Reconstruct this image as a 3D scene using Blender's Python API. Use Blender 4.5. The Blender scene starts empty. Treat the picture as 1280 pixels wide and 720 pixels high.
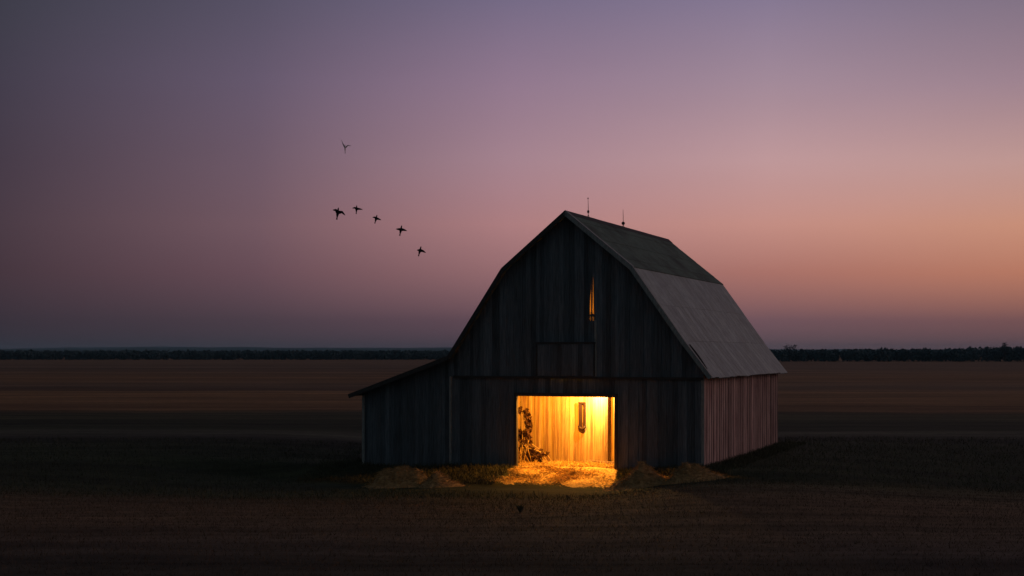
import bpy, math, random
import numpy as np
from mathutils import Vector, Matrix

R = math.radians
rng = random.Random(7)
nrg = np.random.default_rng(11)
scene = bpy.context.scene
COL = scene.collection

# ------------------------------------------------------------------ camera
CAM_H = 4.8
F = 1600.0                                   # focal length in pixels of a 1280 wide frame
cam_d = bpy.data.cameras.new('camera')
cam_d.sensor_width = 36.0
cam_d.lens = 36.0 * F / 1280.0
cam_d.shift_y = 81.0 / 1280.0
cam_d.clip_start = 0.5
cam_d.clip_end = 12000
cam = bpy.data.objects.new('camera', cam_d)
COL.objects.link(cam)
cam.location = (0, 0, CAM_H)
cam.rotation_euler = (R(90), 0, 0)
scene.camera = cam


def s2l(c):
    return tuple(((v / 255.0) / 12.92 if v / 255.0 <= 0.04045 else ((v / 255.0 + 0.055) / 1.055) ** 2.4) for v in c)


# ------------------------------------------------------------------ sky
# afterglow colours by elevation, five bearings across the view, plus one far to the right
ROWS = [0, 100, 200, 280, 340, 400, 430]
COLS = [
    (-640, [(60, 59, 71), (66, 60, 74), (69, 58, 70), (72, 57, 66), (68, 52, 60), (56, 47, 56), (50, 46, 55)]),
    (-320, [(85, 79, 98), (99, 86, 106), (106, 86, 100), (111, 85, 94), (100, 74, 83), (74, 60, 69), (62, 55, 64)]),
    (0, [(115, 104, 130), (141, 117, 138), (160, 127, 138), (169, 123, 125), (146, 105, 108), (98, 74, 84), (77, 63, 73)]),
    (320, [(131, 118, 143), (158, 134, 149), (186, 148, 150), (192, 139, 129), (167, 112, 103), (112, 83, 90), (90, 73, 80)]),
    (640, [(127, 112, 129), (153, 127, 139), (187, 148, 143), (196, 140, 118), (178, 117, 96), (116, 81, 82), (92, 71, 77)]),
    (5000, [(120, 104, 120), (150, 118, 128), (190, 136, 126), (215, 146, 116), (214, 138, 106), (170, 108, 96), (140, 92, 90)]),
]
world = bpy.data.worlds.new('World')
scene.world = world
world.use_nodes = True
wn, wl = world.node_tree.nodes, world.node_tree.links
wn.clear()


def wmath(op, a, b=None, c=None, clamp=False):
    n = wn.new('ShaderNodeMath'); n.operation = op; n.use_clamp = clamp
    for i, v in enumerate((a, b, c)):
        if v is None: continue
        if isinstance(v, (int, float)): n.inputs[i].default_value = v
        else: wl.new(v, n.inputs[i])
    return n.outputs[0]


tc = wn.new('ShaderNodeTexCoord')
sep = wn.new('ShaderNodeSeparateXYZ'); wl.new(tc.outputs['Generated'], sep.inputs[0])
X, Y, Z = sep.outputs
hl = wmath('SQRT', wmath('ADD', wmath('MULTIPLY', X, X), wmath('MULTIPLY', Y, Y)))
sinaz = wmath('DIVIDE', X, wmath('MAXIMUM', hl, 0.001))
zz = wmath('MAXIMUM', Z, 0.0)
zpos = wmath('POWER', zz, 0.5)               # more of the ramp near the horizon
prev = None
sins = []
for ci, (cx, cols) in enumerate(COLS):
    ramp = wn.new('ShaderNodeValToRGB')
    ramp.color_ramp.interpolation = 'B_SPLINE' if False else 'CARDINAL'
    ramp.color_ramp.interpolation = 'LINEAR'
    px = min(cx, 900)
    stops = []
    for ry, c in zip(ROWS, cols):
        up = (441 - ry) / F
        n_ = math.sqrt(1 + (px / F) ** 2 + up * up)
        stops.append((math.sqrt(up / n_), s2l(c)))
    top = cols[0]
    stops.append((math.sqrt(0.42), s2l((top[0]*.66, top[1]*.72, top[2]*.74))))
    stops.append((1.0, s2l((60, 70, 84))))
    stops.append((0.0, s2l(cols[-1])))
    stops.sort()
    el = ramp.color_ramp.elements
    while len(el) < len(stops): el.new(0.5)
    for e, (p, c) in zip(el, stops):
        e.position = p
        e.color = (*c, 1)
    wl.new(zpos, ramp.inputs[0])
    s_ = max(-1, min(1, cx / math.hypot(cx, F))) if cx < 4000 else 0.9
    if prev is None:
        out = ramp.outputs[0]
    else:
        fac = wmath('DIVIDE', wmath('SUBTRACT', sinaz, sins[-1]), s_ - sins[-1], clamp=True)
        sm = wn.new('ShaderNodeMix'); sm.data_type = 'RGBA'
        wl.new(fac, sm.inputs[0]); wl.new(prev, sm.inputs[6]); wl.new(ramp.outputs[0], sm.inputs[7])
        out = sm.outputs[2]
    sins.append(s_)
    prev = out
# the side of the sky away from the afterglow (behind the photographer) is blue-grey night
NIGHT = s2l((66, 76, 80))
back = wmath('SUBTRACT', 1.0, wmath('DIVIDE', wmath('ADD', Y, 0.55), 1.05, clamp=True))
back = wmath('MULTIPLY', wmath('MULTIPLY', back, back), 1.0, clamp=True)
vm = wn.new('ShaderNodeMix'); vm.data_type = 'RGBA'
wl.new(back, vm.inputs[0]); wl.new(prev, vm.inputs[6]); vm.inputs[7].default_value = (*NIGHT, 1)
# faint uneven veil so that the gradient is not perfectly even
cl = wn.new('ShaderNodeTexNoise'); cl.inputs['Scale'].default_value = 2.2; cl.inputs['Detail'].default_value = 3
mp = wn.new('ShaderNodeMapping'); mp.inputs['Scale'].default_value = (1, 1, 5)
wl.new(tc.outputs['Generated'], mp.inputs[0]); wl.new(mp.outputs[0], cl.inputs['Vector'])
veil = wmath('MULTIPLY_ADD', cl.outputs[0], 0.14, 0.93)
vm2 = wn.new('ShaderNodeVectorMath'); vm2.operation = 'SCALE'
wl.new(vm.outputs[2], vm2.inputs[0]); wl.new(veil, vm2.inputs['Scale'])
bg1 = wn.new('ShaderNodeBackground'); wl.new(vm2.outputs[0], bg1.inputs['Color']); bg1.inputs['Strength'].default_value = 1.06
sky = wn.new('ShaderNodeTexSky'); sky.sky_type = 'NISHITA'; sky.sun_disc = False
SUN_AZ, SUN_EL = 82.0, -5.0                  # bearing to the right of the view, below the horizon
sky.sun_elevation = R(SUN_EL); sky.sun_rotation = R(SUN_AZ)
bg2 = wn.new('ShaderNodeBackground'); wl.new(sky.outputs[0], bg2.inputs['Color']); bg2.inputs['Strength'].default_value = 0.05
add = wn.new('ShaderNodeAddShader'); wl.new(bg1.outputs[0], add.inputs[0]); wl.new(bg2.outputs[0], add.inputs[1])
wo = wn.new('ShaderNodeOutputWorld'); wl.new(add.outputs[0], wo.inputs['Surface'])

# the glow of the sun that has just set: very weak, very wide
sd = bpy.data.lights.new('afterglow_sun', 'SUN')
sd.energy = 0.23; sd.angle = R(30); sd.color = (1.0, 0.62, 0.56)
so = bpy.data.objects.new('afterglow_sun', sd); COL.objects.link(so)
d = Vector((math.sin(R(100)), math.cos(R(100)), math.tan(R(22))))
so.rotation_euler = d.to_track_quat('Z', 'Y').to_euler()
so.location = (200, 50, 60)

vs = scene.view_settings
vs.view_transform = 'Standard'; vs.look = 'None'; vs.exposure = 0; vs.gamma = 1
scene.cycles.use_denoising = True
scene.cycles.max_bounces = 8
scene.cycles.sample_clamp_indirect = 6
scene.cycles.volume_bounces = 0


# ------------------------------------------------------------------ materials
def mat(name, base, rough=0.85, bump=0.0, nscale=(1, 1, 1), nfreq=4.0, var=0.35, tint=False, metal=0.0,
        stain=None, stain_scale=(1, 1, 1), stain_freq=1.0, coords='Object', spec=0.3):
    m = bpy.data.materials.new(name); m.use_nodes = True
    n, l = m.node_tree.nodes, m.node_tree.links
    b = n['Principled BSDF']
    b.inputs['Roughness'].default_value = rough
    b.inputs['Metallic'].default_value = metal
    b.inputs['Specular IOR Level'].default_value = spec
    t = n.new('ShaderNodeTexCoord')
    mpn = n.new('ShaderNodeMapping'); mpn.inputs['Scale'].default_value = nscale
    l.new(t.outputs[coords], mpn.inputs[0])
    no = n.new('ShaderNodeTexNoise'); no.inputs['Scale'].default_value = nfreq
    no.inputs['Detail'].default_value = 6; no.inputs['Roughness'].default_value = 0.65
    l.new(mpn.outputs[0], no.inputs['Vector'])
    ma = n.new('ShaderNodeMapRange')
    ma.inputs['From Min'].default_value = 0.3; ma.inputs['From Max'].default_value = 0.7
    ma.inputs['To Min'].default_value = 1 - var; ma.inputs['To Max'].default_value = 1 + var
    l.new(no.outputs[0], ma.inputs[0])
    fac = ma.outputs[0]
    if tint:
        at = n.new('ShaderNodeAttribute'); at.attribute_name = 'tint'
        mm = n.new('ShaderNodeMath'); mm.operation = 'MULTIPLY'
        l.new(fac, mm.inputs[0]); l.new(at.outputs['Fac'], mm.inputs[1]); fac = mm.outputs[0]
    sc = n.new('ShaderNodeVectorMath'); sc.operation = 'SCALE'
    sc.inputs[0].default_value = base
    if stain:
        mp2 = n.new('ShaderNodeMapping'); mp2.inputs['Scale'].default_value = stain_scale
        l.new(t.outputs[coords], mp2.inputs[0])
        n2 = n.new('ShaderNodeTexNoise'); n2.inputs['Scale'].default_value = stain_freq
        n2.inputs['Detail'].default_value = 4
        l.new(mp2.outputs[0], n2.inputs['Vector'])
        mr = n.new('ShaderNodeMapRange'); mr.inputs['From Min'].default_value = 0.45; mr.inputs['From Max'].default_value = 0.65
        l.new(n2.outputs[0], mr.inputs[0])
        mx = n.new('ShaderNodeMix'); mx.data_type = 'RGBA'
        mx.inputs[6].default_value = (*base, 1); mx.inputs[7].default_value = (*stain, 1)
        l.new(mr.outputs[0], mx.inputs[0]); l.new(mx.outputs[2], sc.inputs[0])
    l.new(fac, sc.inputs['Scale'])
    l.new(sc.outputs[0], b.inputs['Base Color'])
    if bump:
        bp = n.new('ShaderNodeBump'); bp.inputs['Strength'].default_value = bump; bp.inputs['Distance'].default_value = 0.02
        l.new(no.outputs[0], bp.inputs['Height']); l.new(bp.outputs[0], b.inputs['Normal'])
    return m


M = {}
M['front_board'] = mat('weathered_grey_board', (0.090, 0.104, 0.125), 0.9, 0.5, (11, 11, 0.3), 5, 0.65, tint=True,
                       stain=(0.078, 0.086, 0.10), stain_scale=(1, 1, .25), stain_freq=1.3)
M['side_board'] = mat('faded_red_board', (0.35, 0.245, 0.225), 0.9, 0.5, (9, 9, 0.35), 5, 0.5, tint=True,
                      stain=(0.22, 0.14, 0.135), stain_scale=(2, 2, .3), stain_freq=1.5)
M['inner_board'] = mat('bare_inner_board', (0.42, 0.29, 0.14), 0.8, 0.4, (7, 7, 0.3), 5, 0.35, tint=True,
                       stain=(0.24, 0.13, 0.05), stain_scale=(4.5, 4.5, .2), stain_freq=1.6)
M['trim'] = mat('grey_trim_board', (0.24, 0.24, 0.24), 0.85, 0.4, (6, 6, 1), 4, 0.4)
M['dark_trim'] = mat('dark_trim_board', (0.045, 0.04, 0.04), 0.85, 0.4, (6, 6, 1), 4, 0.4)
M['beam'] = mat('rough_beam', (0.22, 0.14, 0.08), 0.85, 0.5, (5, 5, 1), 4, 0.4)
M['roof_metal'] = mat('dull_roof_metal', (0.245, 0.272, 0.27), 0.62, 0.12, (1, 1, 1), 2.2, 0.22, tint=True,
                      stain=(0.235, 0.255, 0.24), stain_scale=(1, 3, .6), stain_freq=0.8, metal=0.0, spec=0.35)
M['roof_dark'] = mat('dark_roof_shingle', (0.085, 0.12, 0.098), 0.85, 0.3, (1, 2, 2), 3.0, 0.35, tint=True,
                    stain=(0.05, 0.062, 0.05), stain_freq=0.7, spec=0.2)  # darker and greener than the metal of the right lower slope
M['iron'] = mat('dark_iron', (0.02, 0.018, 0.018), 0.6, 0.0, var=0.2)
M['floor'] = mat('straw_littered_floor', (0.42, 0.28, 0.12), 0.95, 0.6, (1, 1, 1), 6, 0.4, stain=(0.2, 0.12, 0.06), stain_freq=1.2)
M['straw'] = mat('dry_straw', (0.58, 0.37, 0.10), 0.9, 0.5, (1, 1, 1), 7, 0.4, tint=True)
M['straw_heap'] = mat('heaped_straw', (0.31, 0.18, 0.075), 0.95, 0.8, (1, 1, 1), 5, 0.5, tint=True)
M['brush'] = mat('dark_dried_leaves', (0.07, 0.03, 0.015), 0.8, 0.0, var=0.4)
M['stalk'] = mat('pale_dried_stalk', (0.42, 0.28, 0.12), 0.8, 0.0, var=0.3)
M['leather'] = mat('dark_leather', (0.028, 0.012, 0.008), 0.5, 0.0, var=0.3)
M['bird'] = mat('dark_feather', (0.02, 0.015, 0.017), 0.9, 0.0, var=0.2)
M['bird_faded'] = mat('distance_faded_feather', (0.85, 0.68, 0.72), 0.9, 0.0, var=0.2)  # distance fade put into the feather colour
M['leaf'] = mat('far_foliage', (0.045, 0.075, 0.085), 0.95, 0.0, (1, 1, 1), 0.03, 0.2, coords='Object')
M['bark'] = mat('bark', (0.05, 0.04, 0.035), 0.95, 0.0, var=0.3)
M['hill'] = mat('wooded_hill', (0.06, 0.10, 0.11), 1.0, 0.0, (1, 1, 1), 0.01, 0.3)
M['grass'] = mat('dark_rough_grass', (0.055, 0.055, 0.032), 0.95, 0.0, (1, 1, 1), 0.6, 0.5, tint=True, coords='Object')
M['stubble'] = mat('dry_stubble', (0.10, 0.064, 0.040), 0.95, 0.0, (1, 1, 1), 0.25, 0.4, tint=True, coords='Object')
M['glass'] = mat('dull_glass', (0.05, 0.02, 0.02), 0.3, 0.0, var=0.1)


# ------------------------------------------------------------------ mesh helpers
class MB:
    """collects shapes, links them as ONE mesh object"""
    def __init__(self):
        self.v, self.f, self.t = [], [], []

    def add(self, vs_, fs_, tint=1.0):
        o = len(self.v)
        self.v += [tuple(p) for p in vs_]
        for f in fs_:
            self.f.append(tuple(i + o for i in f)); self.t.append(tint)

    def hexa(self, b, t, tint=1.0):
        """b, t: four lower and four upper corners, same winding"""
        self.add(list(b) + list(t), [(3, 2, 1, 0), (4, 5, 6, 7), (0, 1, 5, 4), (1, 2, 6, 5), (2, 3, 7, 6), (3, 0, 4, 7)], tint)

    def box(self, x0, x1, y0, y1, z0, z1, tint=1.0):
        self.hexa([(x0, y0, z0), (x1, y0, z0), (x1, y1, z0), (x0, y1, z0)],
                  [(x0, y0, z1), (x1, y0, z1), (x1, y1, z1), (x0, y1, z1)], tint)

    def polyx(self, pts, y0, y1, tint=1.0):
        """polygon in (x, z) extruded along y"""
        n = len(pts)
        vs_ = [(p[0], y0, p[1]) for p in pts] + [(p[0], y1, p[1]) for p in pts]
        fs_ = [tuple(range(n)), tuple(range(2 * n - 1, n - 1, -1))]
        for i in range(n):
            j = (i + 1) % n
            fs_.append((i, i + n, j + n, j))
        self.add(vs_, fs_, tint)

    def tube(self, pts, rads, seg=8, tint=1.0):
        pts = [Vector(p) for p in pts]
        if isinstance(rads, (int, float)): rads = [rads] * len(pts)
        vs_, fs_ = [], []
        for i, p in enumerate(pts):
            dd = (pts[min(i + 1, len(pts) - 1)] - pts[max(i - 1, 0)]).normalized()
            a = dd.orthogonal().normalized()
            if abs(dd.z) < .95: a = dd.cross(Vector((0, 0, 1))).normalized()
            else: a = dd.cross(Vector((0, 1, 0))).normalized()
            b = dd.cross(a)
            for k in range(seg):
                an = 2 * math.pi * k / seg
                vs_.append(p + (a * math.cos(an) + b * math.sin(an)) * rads[i])
        for i in range(len(pts) - 1):
            for k in range(seg):
                k2 = (k + 1) % seg
                fs_.append((i * seg + k, i * seg + k2, (i + 1) * seg + k2, (i + 1) * seg + k))
        fs_.append(tuple(range(seg - 1, -1, -1)))
        fs_.append(tuple(range((len(pts) - 1) * seg, len(pts) * seg)))
        self.add(vs_, fs_, tint)

    def ball(self, c, r, sx=1, sy=1, sz=1, u=12, w=8, tint=1.0):
        pts, rads = [], []
        vs_, fs_ = [], []
        for i in range(w + 1):
            th = math.pi * i / w
            for k in range(u):
                ph = 2 * math.pi * k / u
                vs_.append((c[0] + r * sx * math.sin(th) * math.cos(ph), c[1] + r * sy * math.sin(th) * math.sin(ph), c[2] + r * sz * math.cos(th)))
        for i in range(w):
            for k in range(u):
                k2 = (k + 1) % u
                fs_.append((i * u + k, (i + 1) * u + k, (i + 1) * u + k2, i * u + k2))
        self.add(vs_, fs_, tint)

    def build(self, name, m, parent=None, smooth=False):
        me = bpy.data.meshes.new(name)
        me.from_pydata(self.v, [], self.f)
        me.validate()
        if len(me.polygons) == len(self.t):
            a = me.attributes.new('tint', 'FLOAT', 'FACE')
            a.data.foreach_set('value', self.t)
        me.materials.append(m)
        if smooth:
            for p in me.polygons: p.use_smooth = True
        o = bpy.data.objects.new(name, me)
        COL.objects.link(o)
        if parent: o.parent = parent
        return o


def np_mesh(name, verts, faces_n, m, tint=None, parent=None, loc=None):
    """verts (N,3), consecutive faces of faces_n corners each"""
    me = bpy.data.meshes.new(name)
    nv = len(verts); nf = nv // faces_n
    me.vertices.add(nv); me.vertices.foreach_set('co', np.asarray(verts, dtype=np.float32).ravel())
    me.loops.add(nv); me.loops.foreach_set('vertex_index', np.arange(nv, dtype=np.int32))
    me.polygons.add(nf)
    me.polygons.foreach_set('loop_start', np.arange(0, nv, faces_n, dtype=np.int32))
    me.update(calc_edges=True)
    if tint is not None:
        a = me.attributes.new('tint', 'FLOAT', 'FACE'); a.data.foreach_set('value', np.asarray(tint, dtype=np.float32))
    me.materials.append(m)
    o = bpy.data.objects.new(name, me); COL.objects.link(o)
    if parent: o.parent = parent
    return o


def tag(o, label=None, cat=None, group=None, kind=None):
    if label: o['label'] = label
    if cat: o['category'] = cat
    if group: o['group'] = group
    if kind: o['kind'] = kind
    return o


def empty(name, loc, rz=0.0):
    o = bpy.data.objects.new(name, None); COL.objects.link(o)
    o.location = loc; o.rotation_euler = (0, 0, rz); o.empty_display_size = 0.5
    return o


# ------------------------------------------------------------------ terrain
BX, BY = 8.055, 53.7                         # right front corner of the barn
ANG = math.atan2(-700.0, 1600.0)             # the barn stands turned to the view
CA, SA = math.cos(ANG), math.sin(ANG)


def to_world(t, s):                          # t metres left of the corner along the front, s metres inward
    return (BX - t * CA - s * SA, BY - t * SA + s * CA)


def to_local(x, y):
    dx, dy = x - BX, y - BY
    return -(dx * CA + dy * SA), (-dx * SA + dy * CA)


def sstep(a, b, v):
    k = np.clip((v - a) / (b - a), 0, 1)
    return k * k * (3 - 2 * k)


def height(x, y):
    x = np.asarray(x, float); y = np.asarray(y, float)
    t, s = to_local(x, y)
    base = -0.02 - 0.26 * sstep(-0.5, 4.2, t) - 0.20 * sstep(8.5, 16, t)
    front = base - 0.42 * sstep(-0.2, -3.0, s) * sstep(-3, 4, t) - 0.2 * sstep(-0.2, -3.0, s)
    far = 0.0
    # away from the barn yard the ground settles: low in front, level behind
    out = -0.62 + 0.62 * sstep(50, 80, y)
    dist = np.hypot(np.maximum(0, np.maximum(-2 - t, t - 19)), np.maximum(0, np.maximum(-5 - s, s - 17)))
    k = sstep(0, 12, dist)
    z = front * (1 - k) + out * k
    near = 1 - sstep(300, 900, y)
    z = z + near * (0.035 * np.sin(x * 0.21 + 1.3) * np.sin(y * 0.17) + 0.02 * np.sin(x * 0.9 + y * 0.6) * np.sin(y * 0.77 - x * 0.3))
    return z


xs = np.concatenate([-np.geomspace(40, 6000, 40)[::-1], np.linspace(-39.5, 39.5, 200), np.geomspace(40, 6000, 40)])
ys = np.concatenate([np.linspace(-60, 22, 30), np.linspace(22.4, 90, 240), np.geomspace(90.5, 7000, 90)])
gx, gy = np.meshgrid(xs, ys)
gz = height(gx, gy)
nx, ny = len(xs), len(ys)
me = bpy.data.meshes.new('ground')
vv = np.stack([gx, gy, gz], -1).reshape(-1, 3)
idx = np.arange(nx * ny).reshape(ny, nx)
ff = np.stack([idx[:-1, :-1], idx[:-1, 1:], idx[1:, 1:], idx[1:, :-1]], -1).reshape(-1, 4)
me.vertices.add(len(vv)); me.vertices.foreach_set('co', vv.astype(np.float32).ravel())
me.loops.add(ff.size); me.loops.foreach_set('vertex_index', ff.astype(np.int32).ravel())
me.polygons.add(len(ff)); me.polygons.foreach_set('loop_start', np.arange(0, ff.size, 4, dtype=np.int32))
me.update(calc_edges=True)
for p in me.polygons: p.use_smooth = True
ground = bpy.data.objects.new('ground', me); COL.objects.link(ground)
tag(ground, kind='structure')

gm = bpy.data.materials.new('farm_ground'); gm.use_nodes = True
n, l = gm.node_tree.nodes, gm.node_tree.links
b = n['Principled BSDF']; b.inputs['Roughness'].default_value = 0.95; b.inputs['Specular IOR Level'].default_value = 0.1


def gmath(op, a, b_=None, c=None, clamp=False):
    q = n.new('ShaderNodeMath'); q.operation = op; q.use_clamp = clamp
    for i, v in enumerate((a, b_, c)):
        if v is None: continue
        if isinstance(v, (int, float)): q.inputs[i].default_value = v
        else: l.new(v, q.inputs[i])
    return q.outputs[0]


def gnoise(scale, vec, detail=5, freq=1.0, rough=.6):
    m_ = n.new('ShaderNodeMapping'); m_.inputs['Scale'].default_value = scale
    l.new(vec, m_.inputs[0])
    q = n.new('ShaderNodeTexNoise'); q.inputs['Scale'].default_value = freq; q.inputs['Detail'].default_value = detail
    q.inputs['Roughness'].default_value = rough
    l.new(m_.outputs[0], q.inputs['Vector'])
    return q.outputs[0]


geo = n.new('ShaderNodeNewGeometry')
P = geo.outputs['Position']
sp = n.new('ShaderNodeSeparateXYZ'); l.new(P, sp.inputs[0])
wob = gnoise((0.03, 0.03, 0), P, 3)
# strips of crop run across the view; their edges wander a little
ypos = gmath('MULTIPLY_ADD', sp.outputs[0], 0.035, sp.outputs[1])
yw = gmath('MULTIPLY', ypos, gmath('MULTIPLY_ADD', wob, 0.10, 0.95))
lg = gmath('LOGARITHM', gmath('MAXIMUM', yw, 10.0), 10.0)      # 1.3 = 20 m ... 3 = 1 km
pos = gmath('DIVIDE', gmath('SUBTRACT', lg, 1.3), 1.7, clamp=True)
ramp = n.new('ShaderNodeValToRGB'); l.new(pos, ramp.inputs[0])
BROWN = (0.140, 0.083, 0.048); DRY = (0.195, 0.098, 0.042); GREEN = (0.034, 0.036, 0.018); TRACK = (0.056, 0.052, 0.034); DIM = (0.030, 0.026, 0.019)
strips = [(20, DIM), (30, DIM), (35, (0.07, 0.048, 0.036)), (42, BROWN), (45.0, BROWN), (51.5, GREEN), (66, GREEN), (73, DIM), (75, TRACK), (78, TRACK),
          (80, GREEN), (88, (0.030, 0.032, 0.014)), (101, (0.052, 0.044, 0.020)), (108, DRY), (150, DRY), (180, BROWN), (230, DRY), (420, BROWN), (1000, DRY)]
el = ramp.color_ramp.elements
while len(el) < len(strips): el.new(0.5)
for e, (yy, c) in zip(el, strips):
    e.position = (math.log10(yy) - 1.3) / 1.7; e.color = (*c, 1)
# streaks along the drill rows, patches, clods
st1 = gnoise((0.012, 0.5, 0), P, 4, 1.0)
st2 = gnoise((0.004, 0.05, 0), P, 4, 1.0)
cl1 = gnoise((1.0, 1.6, 1), P, 8, 1.1, 0.7)
pt = gnoise((0.06, 0.12, 0), P, 4)
v1 = gmath('MAXIMUM', gmath('MULTIPLY_ADD', st1, 2.4, -0.2), 0.15)
v2 = gmath('MAXIMUM', gmath('MULTIPLY_ADD', st2, 2.2, -0.1), 0.2)
v3 = gmath('MULTIPLY_ADD', cl1, 1.6, 0.2)
v4 = gmath('MULTIPLY_ADD', pt, 1.0, 0.5)
vv_ = gmath('MULTIPLY', gmath('MULTIPLY', v1, v2), gmath('MULTIPLY', v3, v4))
scl = n.new('ShaderNodeVectorMath'); scl.operation = 'SCALE'
l.new(ramp.outputs[0], scl.inputs[0]); l.new(vv_, scl.inputs['Scale'])
l.new(scl.outputs[0], b.inputs['Base Color'])
bp = n.new('ShaderNodeBump'); bp.inputs['Strength'].default_value = 0.6; bp.inputs['Distance'].default_value = 0.08
l.new(cl1, bp.inputs['Height']); l.new(bp.outputs[0], b.inputs['Normal'])
ground.data.materials.append(gm)

# ------------------------------------------------------------------ far hills
hb = MB()
for (yd, zh, ph, x0, x1) in ((3600, 22, 0.3, -3600, 3600), (5200, 31, 2.1, -5200, 5200)):
    N = 260
    rows = []
    for i in range(N + 1):
        x = x0 + (x1 - x0) * i / N
        k = i / N * 60 + ph
        h = zh * (0.78 + 0.10 * math.sin(k * .31) + 0.07 * math.sin(k * .83 + 1) + 0.03 * math.sin(k * 2.7) + 0.02 * rng.uniform(-1, 1))
        if x > 300: h *= 0.8
        rows.append((x, h))
    o0 = len(hb.v)
    vs_ = []
    for x, h in rows:
        vs_ += [(x, yd - 160, -3), (x, yd - 60, h * .8), (x, yd, h), (x, yd + 260, -3)]
    fs_ = []
    for i in range(N):
        for j in range(3):
            a = i * 4 + j
            fs_.append((a, a + 4, a + 5, a + 1))
    hb.add(vs_, fs_)
hills = hb.build('hills', M['hill'])
tag(hills, kind='structure')


# ------------------------------------------------------------------ far wood (reads as one mass)
def far_wood(name, label, x0, x1, yb, hfun, n_tree, depth, leaf=0.9, per=150):
    vsl = []
    for i in range(n_tree):
        x = x0 + (x1 - x0) * (i + rng.random()) / n_tree
        yy = yb(x) + rng.random() * depth
        h = hfun(x) * rng.uniform(0.90, 1.04)
        w = h * rng.uniform(0.35, 0.62)
        q = nrg.normal(size=(per, 3)); q /= np.linalg.norm(q, axis=1)[:, None]
        rr = nrg.random(per) ** 0.45
        c = np.stack([x + q[:, 0] * rr * w, yy + q[:, 1] * rr * w, h * 0.5 + q[:, 2] * rr * h * 0.5], 1)
        c = c[c[:, 2] > 0.1]
        a = nrg.normal(size=(len(c), 3)); a /= np.linalg.norm(a, axis=1)[:, None]
        bb = np.cross(a, nrg.normal(size=(len(c), 3))); bb /= np.linalg.norm(bb, axis=1)[:, None]
        sz = leaf * nrg.uniform(.5, 1.2, len(c))[:, None]
        quad = np.stack([c - a * sz, c - bb * sz * .7, c + a * sz, c + bb * sz * .7], 1)
        vsl.append(quad.reshape(-1, 3))
    V = np.concatenate(vsl)
    o = np_mesh(name, V, 4, M['leaf'])
    tag(o, label, 'wood', kind='stuff')
    return o


far_wood('distant_wood', 'low even dark wood along the horizon left of the barn', -760, 40,
         lambda x: 880 + x * 0.02, lambda x: 6.6, 900, 34, 0.95, 110)
far_wood('distant_wood', 'uneven dark tree belt along the horizon right of the barn', 80, 660,
         lambda x: 700 - (x - 130) * .06, lambda x: 6.6 + 2.0 * float(sstep(150, 320, x)) + 0.5 * math.sin(x * .07) * math.sin(x * .031 + 1), 620, 30, 0.8, 130)


def far_tree(px, yb_, h, w, label, per, bare=False):
    x = (px - 640) / F * yb_
    root = empty('field_tree', (x, yb_, float(height(x, yb_))))
    tag(root, label, 'tree', group='trees standing out of the far tree belt')
    tr = MB()
    tr.tube([(0, 0, -.3), (.1, 0, h * .35), (0, .1, h * .75)], [h * .035, h * .026, h * .008], 7)
    ends = []
    for k in range(14 if bare else 8):
        an = k * 2.4; z0 = h * rng.uniform(.3, .65)
        e = (math.cos(an) * w * rng.uniform(.5, .95), math.sin(an) * w * rng.uniform(.5, .95), min(h, z0 + h * rng.uniform(.2, .45)))
        tr.tube([(0, 0, z0), (e[0] * .5, e[1] * .5, z0 + (e[2] - z0) * .45), e], [h * .014, h * .009, h * .003], 5)
        ends.append(e)
    tr.build('trunk', M['bark'], root)
    c = []
    for e in ends + [(0, 0, h * .9), (0, 0, h * .7)]:
        m_ = per // (len(ends) + 2)
        q = nrg.normal(size=(m_, 3)) * (w * (.16 if bare else .3)) + np.array(e)
        c.append(q)
    c = np.concatenate(c)
    a = nrg.normal(size=c.shape); a /= np.linalg.norm(a, axis=1)[:, None]
    bb = np.cross(a, nrg.normal(size=c.shape)); bb /= np.linalg.norm(bb, axis=1)[:, None]
    sz = nrg.uniform(.2, .5, len(c))[:, None]
    quad = np.stack([c - a * sz, c - bb * sz * .7, c + a * sz, c + bb * sz * .7], 1).reshape(-1, 3)
    np_mesh('crown', quad, 4, M['leaf'], parent=root)
    return root


far_tree(987, 705, 9.2, 3.6, 'thin ragged tree poking up just right of the barn eave', 260, True)
far_tree(1256, 690, 9.3, 2.0, 'narrow tree poking above the tree belt near the right edge', 420)

# ------------------------------------------------------------------ the barn
WID, SHED, DEP = 11.7, 16.5, 14.7
FLOOR = -0.30
barn = empty('barn', (BX, BY, 0), ANG)
tag(barn, 'dark weathered board barn with gambrel roof and lit open doorway', 'barn')

RIDGE = (6.05, 10.93); BRK_R = (3.0, 8.44); BRK_L = (9.05, 8.52); EAVE_R = (-0.44, 3.78); EAVE_L = (11.72, 4.62); EAVE_S = (16.95, 2.80)
MID_R = (0.75, 5.30)                            # the lower slope kicks out slightly towards the eave
PROFILE = [EAVE_R, MID_R, BRK_R, RIDGE, BRK_L, EAVE_L, EAVE_S]


def roof_z(t):
    for (a, za), (b_, zb) in zip(PROFILE, PROFILE[1:]):
        if a <= t <= b_:
            return za + (zb - za) * (t - a) / (b_ - a)
    return PROFILE[-1][1]


def board_edges(a, b_, must=(), wmin=.16, wmax=.27, rg=rng):
    e = [a]
    stops = sorted(list(must) + [b_])
    for st in stops:
        while st - e[-1] > wmax * 1.5:
            e.append(e[-1] + rg.uniform(wmin, wmax))
        e.append(st)
    return e


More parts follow.
